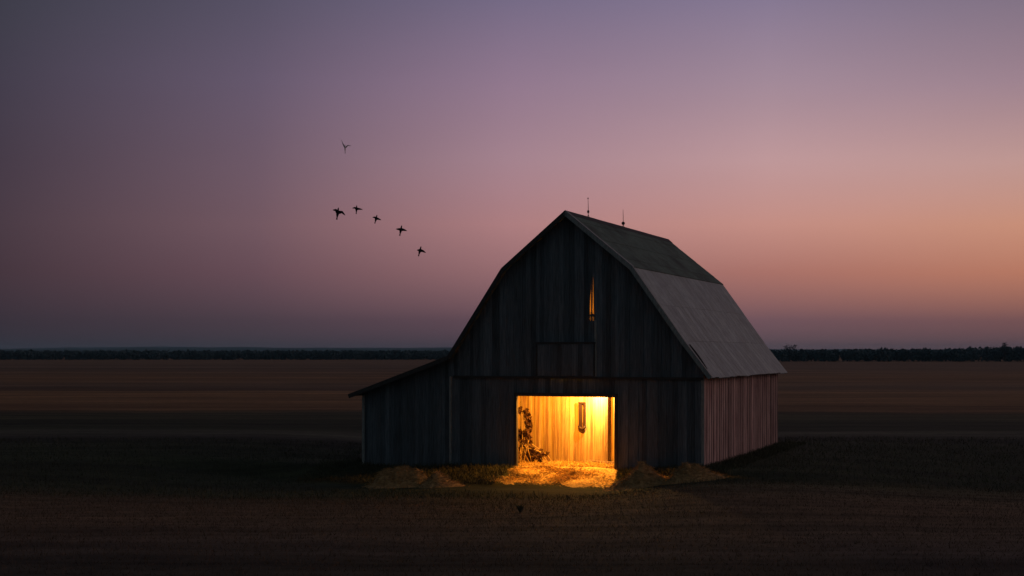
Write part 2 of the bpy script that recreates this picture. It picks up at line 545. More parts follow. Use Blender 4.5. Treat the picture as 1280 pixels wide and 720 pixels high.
def plank_wall(mb, edges, z0f, z1f, y_out, th=0.022, relief=-0.006, skip=None, axis='t', lap=0.012, jag=0.0, tvar=(.62, 1.4), lean=0.0):
    """boards side by side, alternately proud, edges lapped so that no light passes"""
    for i, (a, b_) in enumerate(zip(edges, edges[1:])):
        off = y_out + (relief + th if i % 2 else 0) + rng.uniform(0, .004)
        a2, b2 = a - (lap if i % 2 else 0), b_ + (lap if i % 2 else 0)
        if skip and skip(a, b_): continue
        z0a = z0f(a2) + rng.uniform(-jag, jag); z0b = z0a + rng.uniform(-.3, .3) * jag
        ti = rng.uniform(*tvar)
        za, zb = z1f(a2), z1f(b2)
        dx = rng.uniform(-lean, lean)
        tl = rng.uniform(-.002, .002)
        y0, y1 = off, off + th
        if axis == 't':
            lo = [(-a2 + dx, y0 + tl, z0a), (-a2 + dx, y1 + tl, z0a), (-b2 + dx, y1, z0b), (-b2 + dx, y0, z0b)]
            hi = [(-a2, y0, za), (-a2, y1, za), (-b2, y1, zb), (-b2, y0, zb)]
        else:                                   # side walls: boards run along y, off measured from x
            sgn = axis
            lo = [(sgn * -y0, a2 + dx, z0a), (sgn * -y1, a2 + dx, z0a), (sgn * -y1, b2 + dx, z0b), (sgn * -y0, b2 + dx, z0b)]
            hi = [(sgn * -y0, a2, za), (sgn * -y1, a2, za), (sgn * -y1, b2, zb), (sgn * -y0, b2, zb)]
        mb.hexa(lo, hi, ti)


SEAM = 3.73
D0, D1, DTOP = 3.965, 8.56, 2.87              # doorway
L0, L1, LTOP = 4.80, 7.55, 5.20               # hay loft door
S0, S1, SB, ST = 4.83, 5.16, 6.2, 8.26        # split boards high in the gable
bottom = lambda t: float(height(*to_world(t, 0))) - 0.25

# lower front wall, right of door, over door, left of door, shed front
mb = MB()
ztop = lambda t: min(SEAM + .05, roof_z(max(0, min(t, SHED))) - .06)
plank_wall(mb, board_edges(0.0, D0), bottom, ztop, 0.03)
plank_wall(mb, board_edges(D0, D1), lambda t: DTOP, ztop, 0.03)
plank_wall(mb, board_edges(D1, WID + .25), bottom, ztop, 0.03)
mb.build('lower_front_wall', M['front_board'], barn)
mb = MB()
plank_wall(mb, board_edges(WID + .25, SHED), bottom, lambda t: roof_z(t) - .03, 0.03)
mb.build('lean_to_front_wall', M['front_board'], barn)

# gable above the seam, boards hang 6 cm proud of the lower ones
mb = MB()
edges = board_edges(0.0, WID + .25, must=(MID_R[0], BRK_R[0], S0, S1, RIDGE[0], BRK_L[0]))
plank_wall(mb, edges, lambda t: SEAM, lambda t: roof_z(max(0.0, t)) - .025, -0.045, th=.022, relief=-.006,
           skip=lambda a, b_: a >= S0 - .001 and b_ <= S1 + .001)
yk0, yk1 = -0.030, -0.008
c0, c1 = S0 - .014, S1 + .014
mb.polyx([(-c0, SEAM), (-c0, SB), (-c1, SB), (-c1, SEAM)], yk0, yk1, .9)
mb.polyx([(-c0, ST), (-c0, roof_z(c0) - .05), (-c1, roof_z(c1) - .05), (-c1, ST)], yk0, yk1, .9)
# jagged splinters left standing: right edge, between the slits, left edge
mb.polyx([(-c0, SB), (-c0, ST), (-4.93, ST), (-4.915, 7.7), (-4.905, 7.1), (-4.885, 6.5), (-4.89, SB)], yk0, yk1, 1.2)
mb.polyx([(-4.965, SB), (-4.97, 6.6), (-4.955, 7.2), (-4.945, 7.8), (-4.93, ST), (-4.985, ST), (-5.03, 7.55), (-5.025, 7.0), (-5.03, SB)], yk0 + .001, yk1 + .001, 1.0)
mb.polyx([(-5.085, SB), (-5.09, 6.7), (-5.07, 7.2), (-5.035, 7.62), (-4.985, ST), (-c1, ST), (-c1, SB)], yk0 - .001, yk1 - .001, .8)
# splintered cross piece that closes the foot of the slits
mb.polyx([(-4.86, 6.36), (-4.86, 6.47), (-4.99, 6.50), (-5.12, 6.44), (-5.12, 6.34), (-5.0, 6.38)], yk0 - .02, yk0 - .004, .7)
mb.build('gable_wall', M['front_board'], barn)

mb = MB()
mb.box(-WID + .02, -.02, -.075, -.047, SEAM - .07, SEAM + .035, 1)
mb.build('drip_board', M['dark_trim'], barn)
mb = MB()
mb.box(-4.86, -4.76, -.072, -.048, SEAM + .04, 6.22, 1.3)
mb.build('batten', M['trim'], barn)

# hay loft door hung flush in the gable, framed by dark gaps and ledges
ld = MB()
le = board_edges(L0 + .10, L1 - .03, wmin=.2, wmax=.3)
plank_wall(ld, le, lambda t: SEAM + .06, lambda t: LTOP - .02, -0.095, th=.02, relief=-.006)
loft = ld.build('loft_door', M['front_board'], barn)
fr = MB()
fr.box(-L1 - .05, -L0 - .0, -.118, -.048, LTOP, LTOP + .07)
fr.box(-L1 - .05, -L1 + .01, -.112, -.048, SEAM + .05, LTOP - .002)
fr.box(-L0 - .08, -L0 - .03, -.112, -.048, SEAM + .05, LTOP - .002)
fr.build('door_frame', M['dark_trim'], loft)

# corner boards
for tt, wd, zt in ((0.0, .12, 3.9), (WID + .12, .10, 4.35), (SHED - .12, .12, 2.80)):
    cb = MB(); cb.box(-tt - wd, -tt + .005, -.012, .028, bottom(tt), min(zt, roof_z(tt) - .1))
    cb.build('corner_board', M['trim'], barn)

# door frame: jambs and header
df = MB()
df.box(-D1 - .13, -D1 + .0, -.02, .16, FLOOR - .3, DTOP + .0)
df.box(-D0 - .0, -D0 + .13, -.02, .16, FLOOR - .3, DTOP + .0)
df.box(-D1 - .13, -D0 + .13, -.022, .16, DTOP + .002, DTOP + .16)
df.build('doorway_frame', M['dark_trim'], barn)
# right side wall
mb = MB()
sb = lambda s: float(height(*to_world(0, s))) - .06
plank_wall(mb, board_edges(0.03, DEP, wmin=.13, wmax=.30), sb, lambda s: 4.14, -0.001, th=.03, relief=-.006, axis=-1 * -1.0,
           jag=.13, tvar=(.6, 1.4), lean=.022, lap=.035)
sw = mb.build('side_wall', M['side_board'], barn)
# left (lean-to) wall and back wall
mb = MB()
plank_wall(mb, board_edges(0.08, DEP, wmin=.2, wmax=.3), lambda s: float(height(*to_world(SHED, s))) - .2, lambda s: roof_z(SHED) - .07,
           SHED - .06, axis=1.0, jag=.03)
mb.build('lean_to_side_wall', M['front_board'], barn)
mb = MB()
plank_wall(mb, board_edges(0.0, SHED, must=(BRK_R[0], RIDGE[0], BRK_L[0], EAVE_L[0]), wmin=.22, wmax=.34),
           lambda t: float(height(*to_world(t, DEP))) - .2, lambda t: roof_z(t) - .06, DEP - .03)
mb.build('back_wall', M['side_board'], barn)


# roof planes: sheets with raised ribs and lapped courses
def roof_plane(name, p0, p1, m, y0=-.5, y1=15.0, th=.05, rib=.61, ribh=.022, courses=3, parent=barn, wave=.0, drop=0.0, lift=0.0):
    mb_ = MB()
    a = Vector((-p0[0], 0, p0[1])); b2 = Vector((-p1[0], 0, p1[1]))   # a low edge, b2 high edge
    dirv = (b2 - a); L = dirv.length; dv = dirv / L
    nrm = Vector((dv.z, 0, -dv.x))
    if nrm.z < 0: nrm = -nrm
    ny_ = int((y1 - y0) / rib)
    stepy = (y1 - y0) / ny_
    for c in range(courses):
        f0, f1 = c / courses, (c + 1) / courses
        for i in range(ny_):
            ti = rng.uniform(.86, 1.12)
            ya, yb_ = y0 + i * stepy, y0 + (i + 1) * stepy
            l0 = L * f0 - (.03 if c else 0) + (rng.uniform(-drop, drop * .3) if c == 0 else 0); l1 = L * f1
            lf = .004 * (c % 2) + rng.uniform(0, .0015) + lift
            P0 = a + dv * l0 + nrm * (lf + .006); P1 = a + dv * l1 + nrm * lf
            lo = nrm * -th
            mb_.hexa([P0 + lo + Vector((0, ya, 0)), P0 + lo + Vector((0, yb_, 0)), P1 + lo + Vector((0, yb_, 0)), P1 + lo + Vector((0, ya, 0))],
                     [P0 + Vector((0, ya, 0)), P0 + Vector((0, yb_, 0)), P1 + Vector((0, yb_, 0)), P1 + Vector((0, ya, 0))], ti)
            if ribh:
                q0 = P0 + nrm * .001; q1 = P1 + nrm * .001
                w = .018; up = nrm * ribh
                yy = ya + .001 * c
                mb_.hexa([q0 + Vector((0, yy - w, 0)), q0 + Vector((0, yy + w, 0)), q1 + Vector((0, yy + w, 0)), q1 + Vector((0, yy - w, 0))],
                         [q0 + up + Vector((0, yy - w * .4, 0)), q0 + up + Vector((0, yy + w * .4, 0)), q1 + up + Vector((0, yy + w * .4, 0)), q1 + up + Vector((0, yy - w * .4, 0))], ti)
    return mb_.build(name, m, parent)


ext = lambda p, q, k: (p[0] + (q[0] - p[0]) * k, p[1] + (q[1] - p[1]) * k)
roof_plane('upper_roof', BRK_R, RIDGE, M['roof_dark'], courses=6, ribh=0.0, rib=.9, lift=.03)
roof_plane('upper_roof', BRK_L, RIDGE, M['roof_dark'], courses=6, ribh=0.0, rib=.9, lift=.03)
roof_plane('lower_roof', MID_R, BRK_R, M['roof_metal'], courses=2, drop=.0, ribh=.006)
roof_plane('lower_roof', EAVE_R, MID_R, M['roof_metal'], courses=1, drop=.05, ribh=.006, lift=-.006)
roof_plane('lower_roof', EAVE_L, BRK_L, M['roof_dark'], courses=3, ribh=.006)
roof_plane('lean_to_roof', EAVE_S, ext(EAVE_L, EAVE_S, -.01), M['roof_dark'], courses=3, drop=.03)
# ridge cap
rc = MB()
for i in range(8):
    y0 = -.52 + i * 1.95
    rc.polyx([(-RIDGE[0] - .24, RIDGE[1] - .135), (-RIDGE[0], RIDGE[1] + .075 + .003 * (i % 2)), (-RIDGE[0] + .24, RIDGE[1] - .135), (-RIDGE[0] + .22, RIDGE[1] - .16), (-RIDGE[0], RIDGE[1] + .04), (-RIDGE[0] - .22, RIDGE[1] - .16)], y0, y0 + 1.947, 1)
rc.build('ridge_cap', M['dark_trim'], barn)


# rake boards along the front edge of the roof, pale metal edge on the right
def rake(p0, p1, m, yq=-.5, w=.15, lift=.045):
    a = Vector((-p0[0], yq, p0[1])); b2 = Vector((-p1[0], yq, p1[1]))
    dv = (b2 - a).normalized(); nrm = Vector((dv.z, 0, -dv.x))
    if nrm.z < 0: nrm = -nrm
    q = MB()
    up = nrm * lift; dn = nrm * -.14
    q.hexa([a + dn + Vector((0, -.03, 0)), b2 + dn + Vector((0, -.03, 0)), b2 + dn + Vector((0, -.003, 0)), a + dn + Vector((0, -.003, 0))],
           [a + up + Vector((0, -.03, 0)), b2 + up + Vector((0, -.03, 0)), b2 + up + Vector((0, -.003, 0)), a + up + Vector((0, -.003, 0))])
    u2 = nrm * (lift + .012); u1 = nrm * (lift + .001)
    q.hexa([a + u1 + Vector((0, -.035, 0)), b2 + u1 + Vector((0, -.035, 0)), b2 + u1 + Vector((0, w, 0)), a + u1 + Vector((0, w, 0))],
           [a + u2 + Vector((0, -.035, 0)), b2 + u2 + Vector((0, -.035, 0)), b2 + u2 + Vector((0, w, 0)), a + u2 + Vector((0, w, 0))])
    return q.build('rake_board', m, barn)


rake(BRK_R, RIDGE, M['trim'], w=.22)
rake(MID_R, BRK_R, M['trim'], w=.10, lift=.035)
rake(EAVE_R, MID_R, M['trim'], w=.10, lift=.03)
rake(BRK_L, RIDGE, M['dark_trim'])
rake(EAVE_L, BRK_L, M['dark_trim'])
rake(EAVE_S, EAVE_L, M['dark_trim'])

# lifted, curled seam near the lower front corner of the roof
q = MB()
A = Vector((-.62, -.05, 5.14)); B = Vector((.16, -.16, 4.10)); dv = (B - A).normalized(); nr = Vector((-dv.z, 0, dv.x)) * .035
for k in range(6):
    a0, a1 = A.lerp(B, k / 6), A.lerp(B, (k + 1) / 6)
    h0, h1 = nr * (.9 + 1.0 * math.sin(k * .52)), nr * (.9 + 1.0 * math.sin((k + 1) * .52))
    w = Vector((0, .035, 0))
    q.hexa([a0 - w, a0 + w, a1 + w, a1 - w], [a0 - w * .4 + h0, a0 + w * 1.6 + h0, a1 + w * 1.6 + h1, a1 - w * .4 + h1])
q.build('lifted_seam', M['dark_trim'], barn)

# lightning rods, each with a glass ball
for s_, hh, zb, rb in ((2.87 - .5 + .03, .86, .20, .055), (7.86 - .5, .86, .13, .085)):
    q = MB()
    z0 = RIDGE[1] + .05
    q.tube([(-RIDGE[0], s_, z0 - .05), (-RIDGE[0], s_, z0 + hh * .6), (-RIDGE[0] - .01, s_, z0 + hh)], [.018, .013, .008], 6)
    for k in range(3):
        an = k * 2.09
        q.tube([(-RIDGE[0] + math.cos(an) * .10, s_ + math.sin(an) * .10, z0 - .09), (-RIDGE[0], s_, z0 + .12)], .009, 5)
    if rb < .06:
        q.ball((-RIDGE[0] - .01, s_, z0 + hh), .032)
    r_ = q.build('lightning_rod', M['iron'], barn)
    g_ = MB(); g_.ball((-RIDGE[0], s_, z0 + zb + .05), rb, 1, 1, 1.35 if rb < .06 else 1.0)
    g_.build('glass_ball', M['glass'], r_, smooth=True)

# ---- inside
fl = MB()
fl.box(-15.9, -.12, .06, DEP - .12, FLOOR - .35, FLOOR)
fl.build('floor', M['floor'], barn)
PS = 3.0
pw = MB()
plank_wall(pw, board_edges(0.3, 12.9, wmin=.14, wmax=.27), lambda t: FLOOR + .01, lambda t: min(4.35, roof_z(t) - .3), PS, th=.02, relief=.004, tvar=(.82, 1.12))
pw.build('partition_wall', M['inner_board'], barn)
pw = MB()
plank_wall(pw, board_edges(3.2, 8.0, wmin=.16, wmax=.27), lambda t: 4.36, lambda t: min(8.6, roof_z(t) - .3), PS, th=.02, relief=.004, tvar=(.5, 1.3))
pw.build('light_catch_boards', M['beam'], barn)  # boards added behind the gable slits to catch the lamp light
for tt, s_, sz in ((5.25, PS - .16, .13), (10.9, PS - .2, .2), (11.9, .35, .2), (1.2, .35, .2), (2.0, PS - .2, .2)):
    q = MB(); q.box(-tt - sz, -tt, s_ - sz * .5 + .01, s_ + sz * .5 + .01, FLOOR + .005, 4.3); q.build('post', M['beam'], barn)
for s_ in (1.4, 7.4, 10.9):
    q = MB(); q.box(-11.3, -.5, s_, s_ + .2, 4.36, 4.55); q.build('tie_beam', M['beam'], barn)
for k, s_ in enumerate(np.arange(.6, DEP - .3, 1.2)):
    q = MB()
    for (a, b2) in ((BRK_R, RIDGE), (BRK_L, RIDGE), ((0.05, roof_z(.05)), BRK_R), (EAVE_L, BRK_L)):
        A = Vector((-a[0], s_, a[1] - .26)); B = Vector((-b2[0], s_, b2[1] - .26))
        dv = (B - A).normalized(); nr = Vector((dv.z, 0, -dv.x)) * .07; yy = Vector((0, .045, 0))
        q.hexa([A - nr - yy, A + nr - yy, A + nr + yy, A - nr + yy], [B - nr - yy, B + nr - yy, B + nr + yy, B - nr + yy])
    q.build('rafter', M['beam'], barn)
# low boards heaped at the right foot of the partition
q = MB()
for k in range(5):
    x = -4.2 - .35 * k
    q.hexa([(x - .5, PS - .25 - .05 * k, FLOOR), (x + .45, PS - .25 - .05 * k, FLOOR), (x + .45, PS - .05 - .05 * k, FLOOR), (x - .5, PS - .05 - .05 * k, FLOOR)],
           [(x - .5, PS - .22 - .05 * k, FLOOR + .08 + .03 * k), (x + .45, PS - .22 - .05 * k, FLOOR + .2 - .02 * k), (x + .45, PS - .07 - .05 * k, FLOOR + .2 - .02 * k), (x - .5, PS - .07 - .05 * k, FLOOR + .08 + .03 * k)])
q.build('kick_board', M['beam'], barn)

# ------------------------------------------------------------------ hanging lamp behind the lintel
LT, LS, LZ = 5.66, 2.34, 2.98
lx, ly = to_world(LT, LS)
lamp = empty('hanging_lamp', (lx, ly, LZ), ANG)
tag(lamp, 'bare glowing bulb on a cord close to the inner board wall', 'lamp')
em = bpy.data.materials.new('lit_bulb'); em.use_nodes = True
eb = em.node_tree.nodes['Principled BSDF']
eb.inputs['Emission Color'].default_value = (1, .55, .16, 1); eb.inputs['Emission Strength'].default_value = 30
en = em.node_tree.nodes.new('ShaderNodeTexNoise'); em.node_tree.links.new(en.outputs[1], eb.inputs['Base Color'])
def fit_lamp(root, up, watts, col):
    q = MB(); q.ball((0, 0, 0), .035, 1, 1, 1.3); q.build('bulb', em, root, smooth=True)
    q = MB(); q.tube([(0, 0, .03), (0, 0, .12)], .022, 8); q.build('socket', M['iron'], root)
    q = MB(); q.tube([(0, 0, .11), (0, 0, up)], .008, 6); q.build('cord', M['iron'], root)
    pl = bpy.data.lights.new('lamp_light', 'POINT'); pl.energy = watts; pl.color = col; pl.shadow_soft_size = .06
    plo = bpy.data.objects.new('lamp_light', pl); COL.objects.link(plo); plo.parent = root; plo.location = (0, 0, -.10)


fit_lamp(lamp, 1.5, 780, (1.0, 0.57, 0.17))
lx, ly = to_world(6.1, .60)
added_lamp = empty('hanging_lamp', (lx, ly, 3.62), ANG)  # second bulb, added out of sight to light floor and straw
tag(added_lamp, 'added unseen bulb high behind the lintel to light the straw', 'lamp')
fit_lamp(added_lamp, .95, 2350, (1.0, 0.37, 0.022))

# ------------------------------------------------------------------ harness on the partition
hx, hy = to_world(6.54, PS - .03)
har = empty('horse_harness', (hx, hy, 1.26), ANG)
tag(har, 'narrow dark leather harness hanging on the lit board wall', 'harness')
q = MB()
H_ = 1.25
q.tube([(-.17, -.05, H_ - .03), (.17, -.05, H_ - .03)], .055, 8)
q.tube([(0, 0, H_ - .02), (0, -.1, H_ - .02)], .03, 6)
q.build('crossbar', M['beam'] if False else M['leather'], har)
for sx in (-1, 1):
    q = MB()
    q.tube([(sx * .125, -.05, H_ - .05), (sx * .135, -.045, H_ * .6), (sx * .12, -.045, .32), (sx * .13, -.05, .12)], [.055, .05, .055, .06], 6)
    q.build('strap', M['leather'], har)
q = MB()
q.tube([(-.17, -.06, .17), (-.10, -.07, .07), (0, -.07, .03), (.10, -.07, .07), (.17, -.06, .17)], [.05, .075, .08, .075, .05], 8)
q.build('collar', M['leather'], har, smooth=True)
q = MB()
q.tube([(-.055, -.03, H_ - .05), (-.055, -.03, .5), (-.045, -.035, .12)], .045, 6)
q.tube([(.075, -.03, H_ - .05), (.07, -.03, .6), (.065, -.035, .12)], .035, 6)
q.build('rein', M['leather'], har)

# ------------------------------------------------------------------ dried leafy stalks in the left corner
bx_, by_ = to_world(9.0, 1.9)
bru = empty('dried_stalk_bundle', (bx_, by_, FLOOR), ANG)
tag(bru, 'bundle of dark dried stalks with clinging leaves leaning left inside the doorway', 'stalk bundle')
rg = random.Random(5)
st_ = MB(); lf_ = MB()
def leafblob(c, r, nn):
    for _ in range(nn):
        a = Vector((rg.gauss(0, 1), rg.gauss(0, 1), rg.gauss(0, 1))).normalized()
        p = Vector(c) + a * r * rg.random() ** .6
        u = Vector((rg.gauss(0, 1), rg.gauss(0, .6), rg.gauss(0, 1.3))).normalized(); w = u.cross(Vector((rg.gauss(0, .4), 1, rg.gauss(0, .4)))).normalized()
        L = rg.uniform(.06, .14); W = L * .38
        lf_.add([p - u * L, p - w * W + u * .01, p + u * L, p + w * W], [(0, 1, 2, 3)])
# upright clump
for k in range(9):
    x = rg.uniform(-.32, .25)
    st_.tube([(x * .8, rg.uniform(-.2, .2), 0.0), (x * .7 - .05, rg.uniform(-.2, .2), 1.2), (x * .6 - .05, rg.uniform(-.15, .15), rg.uniform(1.7, 2.45))], [.018, .014, .006], 5)
for (cx, cz, r, nn) in ((-.22, 2.30, .13, 50), (-.16, 2.42, .07, 16), (.12, 2.36, .09, 34), (.0, 2.22, .10, 40), (.16, 2.12, .10, 50), (.04, 1.98, .11, 55), (.20, 1.85, .15, 110),
                       (.22, 1.62, .16, 120), (.10, 1.70, .11, 50), (.18, 1.38, .15, 100), (-.22, 1.30, .14, 70), (-.10, 1.12, .13, 70), (-.25, 1.02, .09, 36), (.06, 1.2, .11, 50),
                       (.22, 1.12, .12, 60), (-.02, .95, .13, 60), (.12, .9, .10, 40), (-.1, .6, .11, 50), (0, .35, .13, 70), (.18, .25, .12, 60), (.1, .6, .08, 24), (-.05, .1, .12, 50)):
    leafblob((cx, rg.uniform(-.12, .12), cz + .12), r * 1.05, int(nn * .62))
for k in range(16):
    x0_ = rg.uniform(-.30, .55); x1_ = x0_ + rg.uniform(-.35, .25); hh_ = rg.uniform(.5, 1.5) * (1 - .5 * max(0, x0_))
    st_.tube([(x0_, rg.uniform(-.35, .1), .0), ((x0_ + x1_) / 2 + rg.uniform(-.05, .05), rg.uniform(-.3, .1), hh_ * .55), (x1_, rg.uniform(-.15, .15), hh_)], [.028, .024, .012], 5)
# sprawling stems arching to the right
for k in range(14):
    e = rg.uniform(.45, 1.6); z0 = rg.uniform(.5, 1.25)
    pts = [(-.15, rg.uniform(-.1, .1), z0), (-.15 + e * .45, rg.uniform(-.2, .2), z0 * .88), (-.15 + e * .8, rg.uniform(-.3, .1), z0 * .48 + .1), (-.15 + e, rg.uniform(-.3, .1), .05)]
    (lf_ if k % 2 else st_).tube(pts, [.024, .024, .02, .012], 5)
    for j in range(3):
        leafblob(pts[rg.choice((1, 2, 2))], .08, 9)
leafblob((.62, -.1, .36), .15, 80); leafblob((.80, 0, .2), .12, 60); leafblob((.40, 0, .60), .11, 40); leafblob((.35, 0, .2), .12, 50)
st_.build('stalk', M['stalk'], bru); lf_.build('dead_leaves', M['brush'], bru)


# ------------------------------------------------------------------ straw
def straw_blades(cx, cy, rx, ry, zf, nn, L=(.12, .35), lift=.12, w=.006, up=.5):
    a = nrg.random(nn) * 2 * np.pi; r = np.sqrt(nrg.random(nn)) * 1.03
    x = cx + np.cos(a) * r * rx; y = cy + np.sin(a) * r * ry
    return blades_at(x, y, zf(x, y), L, lift, w, up)


def blades_at(x, y, z, L, lift, w, up):
    nn = len(x)
    dirs = nrg.normal(size=(nn, 3)); dirs[:, 2] = np.abs(dirs[:, 2]) * up
    dirs /= np.linalg.norm(dirs, axis=1)[:, None]
    ln = nrg.uniform(L[0], L[1], nn)[:, None]
    side = np.cross(dirs, nrg.normal(size=(nn, 3))); side /= np.linalg.norm(side, axis=1)[:, None]; side *= w
    p0 = np.stack([x, y, z + nrg.random(nn) * lift - .02], 1)
    p1 = p0 + dirs * ln
    return np.stack([p0 - side, p0 + side, p1 + side * .5, p1 - side * .5], 1).reshape(-1, 3)


def straw_heap(name, label, bumps, nn, group=None):
    """bumps: (x, y, rx, ry, h)"""
    x0 = min(b_[0] - b_[2] for b_ in bumps) - .3; x1 = max(b_[0] + b_[2] for b_ in bumps) + .3
    y0 = min(b_[1] - b_[3] for b_ in bumps) - .3; y1 = max(b_[1] + b_[3] for b_ in bumps) + .3
    cx, cy = (x0 + x1) / 2, (y0 + y1) / 2
    root = empty(name, (cx, cy, float(height(cx, cy))))
    tag(root, label, 'straw heap', group=group)
    z0 = float(height(cx, cy))

    def zf(x, y):
        h = np.zeros_like(np.asarray(x, float))
        for (bx2, by2, rx, ry, hh) in bumps:
            q = ((x - bx2) / rx) ** 2 + ((y - by2) / ry) ** 2
            h = h + hh * np.exp(-q * 2.0)
        lump = 0.10 * np.sin(x * 5.1 + y * 2.3) * np.sin(y * 4.3 - x * 1.7) + 0.06 * np.sin(x * 11.3 - y * 7) * np.sin(y * 9.1 + x * 4)
        h = h * .88 * (1 + 1.3 * lump) - .06
        return height(x, y) + h

    nxx = int((x1 - x0) / .07); nyy = int((y1 - y0) / .07)
    ax = np.linspace(x0, x1, nxx); ay = np.linspace(y0, y1, nyy)
    g1, g2 = np.meshgrid(ax, ay)
    g3 = zf(g1, g2) + nrg.normal(size=g1.shape) * .012
    edge = np.minimum(np.minimum(g1 - x0, x1 - g1), np.minimum(g2 - y0, y1 - g2))
    g3 = np.where(edge < .01, height(g1, g2) - .3, g3)
    V = np.stack([g1 - cx, g2 - cy, g3 - z0], -1).reshape(-1, 3)
    ii = np.arange(nxx * nyy).reshape(nyy, nxx)
    fc = np.stack([ii[:-1, :-1], ii[:-1, 1:], ii[1:, 1:], ii[1:, :-1]], -1).reshape(-1, 4)
    m_ = MB(); m_.add(V.tolist(), fc.tolist(), 1.0)
    o = m_.build('straw_mound', M['straw_heap'], root, smooth=True)
    # loose straws
    px, py = nrg.uniform(x0, x1, nn * 4), nrg.uniform(y0, y1, nn * 4)
    hh = zf(px, py) - height(px, py)
    keep = nrg.random(nn * 4) < np.clip((hh + .08) * 2.2, 0.0, 1)
    px, py = px[keep][:nn], py[keep][:nn]
    B = blades_at(px, py, zf(px, py), (.08, .20), .03, .006, .25)
    B -= np.array([cx, cy, z0])
    s = np_mesh('loose_straw', B, 4, M['straw_heap'], tint=nrg.uniform(.5, 1.6, len(B) // 4), parent=root)
    s['kind'] = 'stuff'
    return root


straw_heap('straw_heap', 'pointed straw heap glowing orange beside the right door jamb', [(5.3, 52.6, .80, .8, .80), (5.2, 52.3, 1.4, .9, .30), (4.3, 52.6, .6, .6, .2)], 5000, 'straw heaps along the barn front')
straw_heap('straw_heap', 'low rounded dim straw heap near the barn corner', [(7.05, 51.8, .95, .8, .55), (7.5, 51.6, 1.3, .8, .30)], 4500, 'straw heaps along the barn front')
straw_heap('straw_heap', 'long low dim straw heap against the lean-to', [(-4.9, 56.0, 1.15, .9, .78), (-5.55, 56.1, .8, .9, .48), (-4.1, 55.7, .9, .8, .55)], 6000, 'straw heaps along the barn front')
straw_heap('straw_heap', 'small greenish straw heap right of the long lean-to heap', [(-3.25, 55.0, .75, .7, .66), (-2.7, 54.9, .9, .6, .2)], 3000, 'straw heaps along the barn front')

# litter of straw before and inside the doorway
nn = 46000
tt = nrg.normal(6.6, 1.9, nn); ss = nrg.uniform(-2.5, 2.95, nn)
edge_ = lambda t_, s_: 8.7 + .40 * np.minimum(0, s_) + .5 * sstep(-1.4, -1.9, s_) + .18 * np.sin(s_ * 5.0)
keep = (tt < edge_(tt, ss) + nrg.normal(size=nn) * .12 + np.abs(nrg.normal(size=nn)) ** 1.5 * .6 * sstep(-1.2, -1.7, ss)) | (ss > .1)
keep &= (tt > 3.95 + .36 * np.minimum(0, ss) + .1 * nrg.normal(size=nn))
keep &= (tt > 2.6) & (tt < 10.6) & ((ss < -.05) | ((tt > .5) & (ss > .1))) & ~((ss > -.1) & (ss < .1) & ((tt < D0) | (tt > D1)))
keep &= nrg.random(nn) < np.where(ss < -1.6, np.clip((2.5 + ss) / .9, 0, 1) ** 1.6, 1)
keep &= ~((ss < 0) & (ss > -.12) & ((tt < D0 + .1) | (tt > D1 - .1)))
tt, ss = tt[keep], ss[keep]
wx, wy = to_world(tt, ss)
lumpy = np.maximum(0, np.sin(tt * 2.3 + 1) * np.sin(ss * 1.9 + tt * .7)) * .05
zz_ = np.where(ss > .06, FLOOR, height(wx, wy)) + lumpy
B = blades_at(wx, wy, zz_, (.08, .24), .03, .008, .22)
straw_shade = np.exp(-((ss + 1.15 + .2 * np.sin(tt * 1.9)) / .28) ** 2) * (.5 + .5 * np.sin(tt * 3.3 + 1) * np.sin(tt * 1.7)) + .6 * np.exp(-((ss + .25) / .25) ** 2)  # clump shadows painted into the straw colour, plus a darker band near the threshold
o = np_mesh('straw_litter', B, 4, M['straw'], tint=nrg.uniform(.5, 1.45, len(B) // 4) * (1 - .72 * np.clip(straw_shade, 0, 1)))
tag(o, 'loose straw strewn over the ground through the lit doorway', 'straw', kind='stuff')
# trodden straw mat under it, spilling from the threshold
ax = np.linspace(1.9, 12.6, 150); ay = np.linspace(-4.6, -.03, 80)
g1, g2 = np.meshgrid(ax, ay)
wx, wy = to_world(g1, g2)
fall = sstep(-2.9, -1.3, g2 + .15 * np.sin(g1 * 1.7) + .1 * np.sin(g1 * 4.1)) * sstep(-.3, .1, g1 - 3.95 - .36 * np.minimum(0, g2)) * sstep(0.7, -0.9, g1 - edge_(g1, g2))
g3 = height(wx, wy) - .05 + .08 * fall + .03 * fall * np.sin(g1 * 2.3) * np.sin(g2 * 3.1 + g1) + .05 * fall * np.maximum(0, np.sin(g2 * 2.6 + 1.0)) + nrg.normal(size=g1.shape) * .008
V = np.stack([wx, wy, g3], -1).reshape(-1, 3)
ii = np.arange(g1.size).reshape(g1.shape)
fc = np.stack([ii[:-1, :-1], ii[:-1, 1:], ii[1:, 1:], ii[1:, :-1]], -1).reshape(-1, 4)
m_ = MB(); m_.add(V.tolist(), fc.tolist(), 1.0)
o = m_.build('straw_mat', M['straw'], smooth=True)
tag(o, 'trodden straw spilling out from the doorway threshold', 'straw', kind='stuff')

# ------------------------------------------------------------------ grass and stubble
nn = 90000
gyy = 24 + (50 - 24) * nrg.random(nn) ** .6
gxx = (nrg.random(nn) - .5) * gyy * 0.98
gyy = np.round(gyy / .76) * .76 + nrg.normal(size=nn) * .13 + .05 * np.sin(gxx * .4)
B = blades_at(gxx, gyy, height(gxx, gyy), (.05, .16), .01, .006, 1.6)
o = np_mesh('stubble', B, 4, M['stubble'], tint=nrg.uniform(.3, 1.4, len(B) // 4))
tag(o, 'short dry stubble over the near field', 'stubble', kind='stuff')
